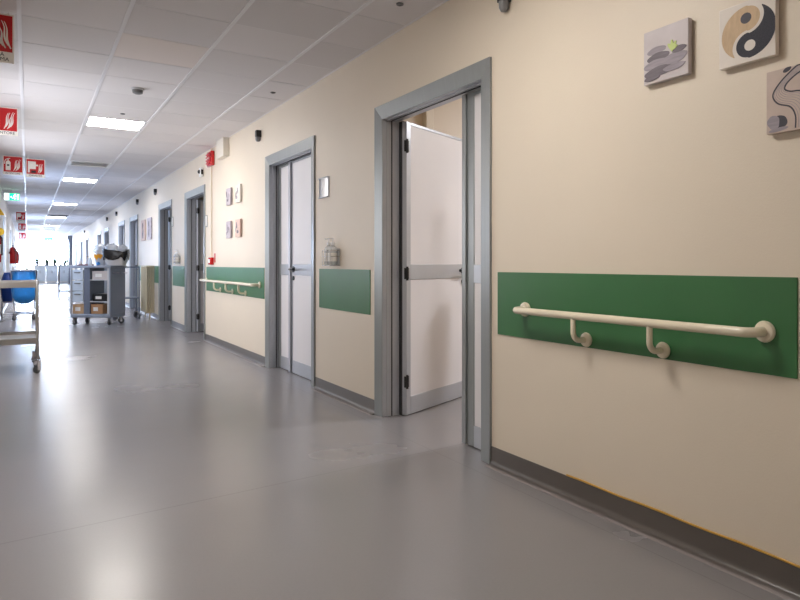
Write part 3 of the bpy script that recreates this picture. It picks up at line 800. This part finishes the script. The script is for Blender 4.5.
# linen sack holder
r_ = thing('linen_trolley', 'tubular sack holder with a light blue plastic sack by the left wall', 'laundry trolley', (-.06, 15.4, 0))
mb = MB()
ringp = [(-.21,-.2,.96), (.21,-.2,.96), (.21,.2,.96), (-.21,.2,.96)]
mb.tube(fillet(ringp+[ringp[0]], .03, 4), .012, 8)
for sx in (-1, 1):
    mb.tube([(sx*.21,-.2,.96), (sx*.16,.22,.12)], .011, 8); mb.tube([(sx*.21,.2,.96), (sx*.16,-.22,.12)], .011, 8)
mb.tube([(-.16,-.22,.12), (.16,-.22,.12)], .011, 8); mb.tube([(-.16,.22,.12), (.16,.22,.12)], .011, 8)
mb.build('tubular_frame', 'chrome', r_)
for sx in (-1, 1):
    for sy in (-1, 1): castor(r_, sx*.16, sy*.22, .035, sx, .10)
mb = MB(); rings = []
for k in range(15):
    t = k/14; z = .965-.66*t
    s = (.98+.10*math.sin(t*PI)) * (1 if t < .75 else math.sqrt(max(.02, 1-((t-.75)/.26)**2)))
    ring = []
    for q in range(28):
        a = 2*PI*q/28; e = .6
        x = abs(math.cos(a))**e*math.copysign(1, math.cos(a)); y = abs(math.sin(a))**e*math.copysign(1, math.sin(a))
        w_ = 1+.05*noise.noise(Vector((x*3, y*3, z*7)))
        ring.append((x*.195*s*w_, y*.185*s*w_, z))
    rings.append(ring)
mb.rings(rings); mb.build('sack', 'blue_bag', r_, sharp=80)
mb = MB(); mb.box(-.215, .215, -.205, .205, .965, .985); mb.build('lid', 'lt_grey', r_, bevel=.006)
mb = MB(); rings = []
for k in range(12):
    t = k/11; s = math.sin(.35+t*2.5)**.5
    rings.append([(math.cos(2*PI*q/20)*.12*s*(1+.1*math.sin(q*1.9+k)), math.sin(2*PI*q/20)*.14*s, .62*t+.30) for q in range(20)])
mb.rings(rings)
o = mb.build('linen_sack', 'dblue_bag', loc=(-.335, 15.95, 0), sharp=80)
mbf = MB()
for sx in (-1, 1):
    for sy in (-1, 1): mbf.tube([(sx*.10, sy*.12, 0), (sx*.10, sy*.12, .34)], .01, 8)
mbf.box(-.11, .11, -.13, .13, .32, .335); mbf.build('sack_stand', 'chrome', o)
tag(o, 'dark blue linen sack standing behind the light blue one', 'laundry sack')

# ------------------------------------------------------------------ grey hospital cart
TX, TY, TR = 1.07, 13.40, R(-37.7)
def tl(x, y): return (TX + x*math.cos(TR) - y*math.sin(TR), TY + x*math.sin(TR) + y*math.cos(TR))
r_ = thing('supply_cart', 'blue grey hospital supply cart loaded with boxes, in the middle of the corridor', 'cart', (TX, TY, 0), TR)
a, b = .375, .23
mb = MB(); mb.box(-a, a, -b, b, .135, .20); mb.build('lower_deck', 'cart', r_, bevel=.012)
mb = MB(); mb.box(-a-.02, a+.02, -b-.02, b+.02, 1.02, 1.065); mb.build('worktop', 'cart', r_, bevel=.012)
mb = MB(); mb.box(a-.03, a, -b, b, .20, 1.02); tag(mb.build('end_panel', 'cart', r_, bevel=.006))
mb = MB(); mb.box(a-.06, a-.03, -b+.0, -b+.035, .2, 1.02); mb.build('corner_post', 'lt_grey', r_, bevel=.004)
mb = MB(); mb.box(-a, -a+.025, -b, -b+.025, .20, 1.02); mb.box(-a, -a+.025, b-.025, b, .2, 1.02); mb.build('corner_post', 'alu', r_, bevel=.004)
mb = MB(); mb.box(-.135, -.02, -b+.02, b-.02, .20, 1.02); mb.build('divider', 'cart_dark', r_, bevel=.004)
mb = MB(); mb.box(-a+.03, -.14, b-.03, b-.02, .2, 1.02); mb.build('back_panel', 'frost', r_)
for k in range(3):
    z0 = .42+.195*k
    mb = MB(); mb.box(-a+.03, -.14, -b+.01, b-.04, z0, z0+.18); d_ = mb.build('drawer', 'frost', r_, bevel=.006)
    mb = MB(); mb.box(-a+.08, -.19, -b-.006, -b+.01, z0+.12, z0+.14); mb.build('drawer_pull', 'grey_pl', d_)
for z in (.41, .80):
    mb = MB(); mb.box(-.02, a-.03, -b+.02, b-.02, z, z+.015); mb.build('shelf', 'lt_grey', r_)
mb = MB(); mb.tube(fillet([(a, -b+.05, .93), (a+.07, -b+.05, .93), (a+.07, b-.05, .93), (a, b-.05, .93)], .03, 4), .011, 8); mb.build('push_handle', 'chrome', r_)
for x in (-a+.05, a-.05):
    for y in (-b+.05, b-.05): castor(r_, x, y, .055, x*3+y*5, .14)
def box_thing(name, lab, cat, x, y, z, sx, sy, sz, m, rot=0, group=None, tape=True):
    wx, wy = tl(x, y)
    r2 = thing(name, lab, cat, (wx, wy, z), TR+rot, group)
    mb = MB(); mb.box(-sx/2, sx/2, -sy/2, sy/2, 0, sz); mb.build('box_body', m, r2, bevel=.003)
    if tape:
        mb = MB(); mb.box(-sx/2-.001, sx/2+.001, -.02, .02, sz-.03, sz+.001); mb.build('tape', 'cardw', r2)
    mb = MB(); mb.box(-sx*.3, sx*.1, -sy/2-.001, -sy/2+.001, sz*.3, sz*.7); mb.build('box_label', 'white', r2)
box_thing('cardboard_box', 'pale cardboard box on the left of the cart lower deck', 'box', -.235, -.02, .2005, .24, .34, .17, 'card2', group='boxes on the cart')
box_thing('cardboard_box', 'brown cardboard box on the right of the cart lower deck', 'box', .10, -.03, .2005, .22, .33, .17, 'card', group='boxes on the cart')
box_thing('storage_box', 'black box on the cart middle shelf', 'box', .15, -.03, .4255, .28, .30, .13, 'black', group='boxes on the cart')
box_thing('carton', 'white carton on the cart top shelf', 'box', .16, -.03, .8155, .30, .32, .15, 'cardw', group='boxes on the cart')
wx, wy = tl(-.19, -.08); r2 = thing('document_folder', 'reddish brown folder lying flat on the cart top', 'folder', (wx, wy, 1.0655), TR+.15)
mb = MB(); mb.box(-.11, .10, -.09, .09, 0, .008); mb.build('cover', 'skin_dark', r2); mb = MB(); mb.box(-.105,.105,-.085,.085,.008,.022); mb.build('paper_stack', 'skin_dark', r2)
# tub with sack liner
def tub(x, y, z, w, d, h, m, rim, lab, rimlab, name='waste_tub', drop=.09):
    wx, wy = tl(x, y); r2 = thing(name, lab, 'bin', (wx, wy, z), TR+.25)
    def rr(s, zz, wob=0, n=32):
        o_ = []
        for q in range(n):
            a_ = 2*PI*q/n; e = .5; cx_ = abs(math.cos(a_))**e*math.copysign(1, math.cos(a_)); cy_ = abs(math.sin(a_))**e*math.copysign(1, math.sin(a_))
            o_.append((cx_*w/2*s, cy_*d/2*s, zz+wob*noise.noise(Vector((cx_*2.3, cy_*2.3, zz*9)))))
        return o_
    mb = MB(); mb.rings([rr(.74,0), (rr(1,h)), rr(.97,h), rr(.73,.01)], caps=False); bmv = [mb.v(*p) for p in rr(.74,0)]; mb.f(bmv); mb.build('tub_body', m, r2, sharp=60)
    mb = MB(); mb.rings([rr(.99,h-drop,.16), rr(1.03,h-drop*.5,.05), rr(1.07,h-.005,.03), rr(1.02,h+.02,.06), rr(.90,h-.05,.03)], caps=False)
    tag(mb.build('sack_liner', rim, r2, sharp=80), rimlab); return r2, rr
t1, _ = tub(.34, .0, 1.0655, .40, .33, .25, 'lt_grey', 'blk_bag', 'pale grey tub with a black sack on the right end of the cart', 'black plastic liner folded over the rim', drop=.15)
t2, _ = tub(.02, .03, 1.0655, .18, .18, .19, 'clear_bag', 'orange', 'small white tub with an orange sack in the middle of the cart top', 'orange liner folded over the rim', drop=.07)
def crumple(name, x, y, z, r, m, lab, cat, sz=1.0, sd=0):
    wx, wy = tl(x, y); mb = MB(); rings = []
    for k in range(11):
        t = k/10*PI; ring = []
        for q in range(20):
            a_ = 2*PI*q/20; p = Vector((math.sin(t)*math.cos(a_), math.sin(t)*math.sin(a_), -math.cos(t)))
            rr = r*(1+.45*noise.noise(p*2.2+Vector((sd, 0, 0)))+.2*noise.noise(p*6+Vector((sd, 3, 0))))
            ring.append((p.x*rr, p.y*rr, p.z*rr*sz))
        rings.append(ring)
    mb.rings(rings, caps=False); o = mb.build(name, m, loc=(wx, wy, z), sharp=80); return tag(o, lab, cat, 'crumpled sacks on the cart')
crumple('crumpled_sack', .27, -.02, 1.38, .10, 'clear_bag', 'crumpled clear sack bulging out of the black lined tub', 'plastic sack', .8, 1)
crumple('crumpled_sack', .44, .03, 1.37, .085, 'clear_bag', 'crumpled clear sack at the right in the black lined tub', 'plastic sack', .8, 5)
crumple('crumpled_sack', .02, .03, 1.36, .095, 'clear_bag', 'crumpled clear sack above the orange lined tub', 'plastic sack', 1.0, 9)
crumple('blue_cloth', .09, -.14, 1.10, .03, 'blue_bag', 'small blue cloth between the orange and black lined tubs', 'cloth', 1.0, 3)
for i, (x, y, h, m, lab) in enumerate(((-.26,.08,.17,'bottle','tall clear bottle at the left end of the cart top'), (-.05,-.16,.15,'bottle','clear bottle in front of the orange lined tub'), (-.08,.13,.2,'bottle','tallest clear bottle at the back of the cart top'), (-.33,-.02,.10,'white_pl','short white jar at the far left of the cart top'))):
    wx, wy = tl(x, y); b_ = thing('bottle', lab, 'bottle', (wx, wy, 1.0655), group='bottles on the cart')
    mb = MB(); mb.lathe([(0,0), (.03,0), (.032,.008), (.032,h*.65), (.014,h*.82), (.014,h*.9), (0,h*.9)], n=16); mb.build('bottle_body', m, b_)
    mb = MB(); mb.lathe([(0,h*.9), (.016,h*.9), (.016,h), (0,h)], n=12); mb.build('cap', 'white_pl' if i % 2 else 'grey_pl', b_)

# tubular frame stand behind the cart
r_ = thing('frame_trolley', 'open tubular frame trolley behind the supply cart by the radiator', 'trolley', (1.63, 14.35, 0))
mb = MB()
for sx in (-1, 1):
    for sy in (-1, 1): mb.tube([(sx*.21, sy*.2, .12), (sx*.21, sy*.2, 1.03)], .012, 8)
for z in (.42, 1.03):
    P_ = [(-.21,-.2,z), (.21,-.2,z), (.21,.2,z), (-.21,.2,z)]; mb.tube(P_, .012, 8, closed=True)
mb.build('tubular_frame', 'cart_dark', r_)
for sx in (-1, 1):
    for sy in (-1, 1): castor(r_, sx*.21, sy*.2, .055, sx+sy, .14)
mb = MB(); mb.box(-.2, .2, -.19, .19, .425, .432); mb.build('shelf', 'grey_pl', r_)

# table mid corridor
r_ = thing('work_table', 'tall narrow white table standing behind the supply cart', 'table', (1.22, 24.8, 0))
mb = MB(); mb.box(-.42, .42, -.3, .3, 1.02, 1.05); mb.build('tabletop', 'lt_grey', r_, bevel=.004)
for sx in (-1, 1):
    for sy in (-1, 1):
        mb = MB(); mb.box(sx*.37-.015, sx*.37+.015, sy*.26-.015, sy*.26+.015, 0, 1.02); mb.build('leg', 'grey_pl', r_)
mb = MB(); mb.box(-.37, .37, -.27, -.25, .18, .21); mb.box(-.37, .37, .25, .27, .18, .21); mb.build('stretcher', 'grey_pl', r_)
# far low cabinets and plants
for k, (x0, lab) in enumerate(((.30,'left white cabinet unit under the far window'), (.88,'middle white cabinet unit under the far window'), (1.46,'right white cabinet unit under the far window'))):
    r_ = thing('low_cabinet', lab, 'cabinet', (x0+.28, 44.0-.0, 0), group='cabinets under the far window')
    mb = MB(); mb.box(-.28, .28, -.25, .25, .08, .98); mb.box(-.26, .26, -.2, .25, 0, .08); mb.build('carcass', 'white_pl', r_)
    for s in (-1, 1):
        mb = MB(); mb.box(min(s*.004, s*.275), max(s*.004, s*.275), -.268, -.25, .10, .96); d_ = mb.build('cabinet_door', 'frost', r_, bevel=.003)
        mb = MB(); mb.tube([(s*.03,-.285,.55), (s*.03,-.285,.70)], .006, 8); mb.build('pull', 'grey_pl', d_)
    mb = MB(); mb.box(-.285, .285, -.28, .26, .98, 1.02); mb.build('cabinet_top', 'grey_pl', r_)
r_ = thing('bench', 'low dark bench in front of the far window on the left', 'bench', (-.05, 45.2, 0))
mb = MB(); mb.box(-.3, .3, -.2, .2, .42, .46); mb.build('seat', 'cart_dark', r_)
for s in (-1, 1): mb = MB(); mb.box(s*.26-.02, s*.26+.02, -.17, .17, 0, .42); mb.build('leg', 'cart_dark', r_)
for i, (x, y, z, h, lab) in enumerate(((.45,44.0,1.0205,.55,'leftmost small potted plant on the far cabinets'), (.95,44.0,1.0205,.4,'second small potted plant on the far cabinets'), (1.30,44.0,1.0205,.5,'third small potted plant on the far cabinets'), (1.80,44.0,1.0205,.5,'rightmost potted plant on the far cabinets'), (-.03,45.2,.4605,.62,'potted plant on the bench by the far window'))):
    r_ = thing('potted_plant', lab, 'plant', (x, y, z), group='plants by the far window')
    mb = MB(); mb.lathe([(0,0), (.06,0), (.085,.15), (.075,.15), (.07,.13), (0,.13)], n=16); mb.build('pot', 'terracotta', r_)
    mb = MB()
    for k in range(34):
        a_ = random.uniform(0, 2*PI); e = random.uniform(.2, 1.35); l = (h-.15)*random.uniform(.5, 1.0)
        dx, dy, dz = math.cos(a_)*math.cos(e), math.sin(a_)*math.cos(e), math.sin(e)
        p = [(dx*l*t*(1+.2*t)*.65, dy*l*t*.6, .13+dz*l*t-.10*t*t*(1-dz)) for t in (0,.3,.65,1)]
        mb.tube(p, [.004, .016, .018, .002], 4)
    mb.build('foliage', 'foliage', r_)

# ------------------------------------------------------------------ the lit room behind door 1
r_ = thing('room_light', 'small square ceiling light inside the room behind the open door', 'ceiling light', (4.8, 3.5, 2.95))
mb = MB(); mb.box(-.13, .13, -.13, .13, -.03, 0); mb.build('frame', 'tbar', r_)
mb = MB(); mb.box(-.11, .11, -.11, .11, -.034, -.0305); mb.build('diffuser', 'lamp_room', r_)
mb = MB(); mb.box(2.95, 3.03, 4.93, 5.0, 0, 2.95)
o = mb.build('wall_duct', 'cream2', bevel=.006); tag(o, 'vertical cream duct on the room wall seen above the open leaf', 'duct')
# unseen stand, added to cast the oval shadow on the open leaf
r_ = thing('shadow_stand', 'unseen steel stand added in the room to shadow the open leaf', 'shadow caster', (3.5, 3.955, 0))
mb = MB(); mb.tube([(0,0,.08), (0,0,2.05)], .010, 10); mb.tube(fillet([(-.1,0,2.02), (-.09,0,2.05), (.09,0,2.05), (.1,0,2.02)], .01, 3), .006, 8); mb.build('pole', 'chrome', r_)
for k in range(5):
    mb = MB(); a_ = 2*PI*k/5; mb.tube([(0,0,.10), (.26*math.cos(a_), .26*math.sin(a_), .06)], .011, 8); mb.lathe([(0,-.012), (.028,-.012), (.028,.012), (0,.012)], (.26*math.cos(a_), .26*math.sin(a_), .028), 'x', 14)
    mb.build('leg', 'chrome', r_)
mb = MB(); mb.box(-.065, .065, -.07, .06, 1.22, 1.56); mb.build('pump', 'lt_grey', r_, bevel=.03)  # block shaped and placed for its shadow on the leaf


# ------------------------------------------------------------------ world, camera
wd = bpy.data.worlds.new('world'); bpy.context.scene.world = wd; wd.use_nodes = True
wd.node_tree.nodes['Background'].inputs[0].default_value = (.75, .85, 1, 1); wd.node_tree.nodes['Background'].inputs[1].default_value = 1.0
cam = bpy.data.cameras.new('camera'); co = bpy.data.objects.new('camera', cam); C.objects.link(co)
cam.sensor_width = 36; cam.lens = 645.6*36/800; cam.shift_x = -57/800; cam.shift_y = -36.5/800
cam.clip_end = 200; cam.clip_start = .05
co.location = (0, 0, 1.102); co.rotation_euler = (R(90), 0, -math.atan(.665))
sc = bpy.context.scene; sc.camera = co
sc.view_settings.view_transform = 'Standard'; sc.view_settings.look = 'None'; sc.view_settings.gamma = 1
sc.view_settings.use_curve_mapping = False; sc.view_settings.exposure = 0.7
sc.cycles.max_bounces = 10; sc.cycles.caustics_reflective = False; sc.cycles.caustics_refractive = False; sc.cycles.diffuse_bounces = 6; sc.cycles.use_denoising = True
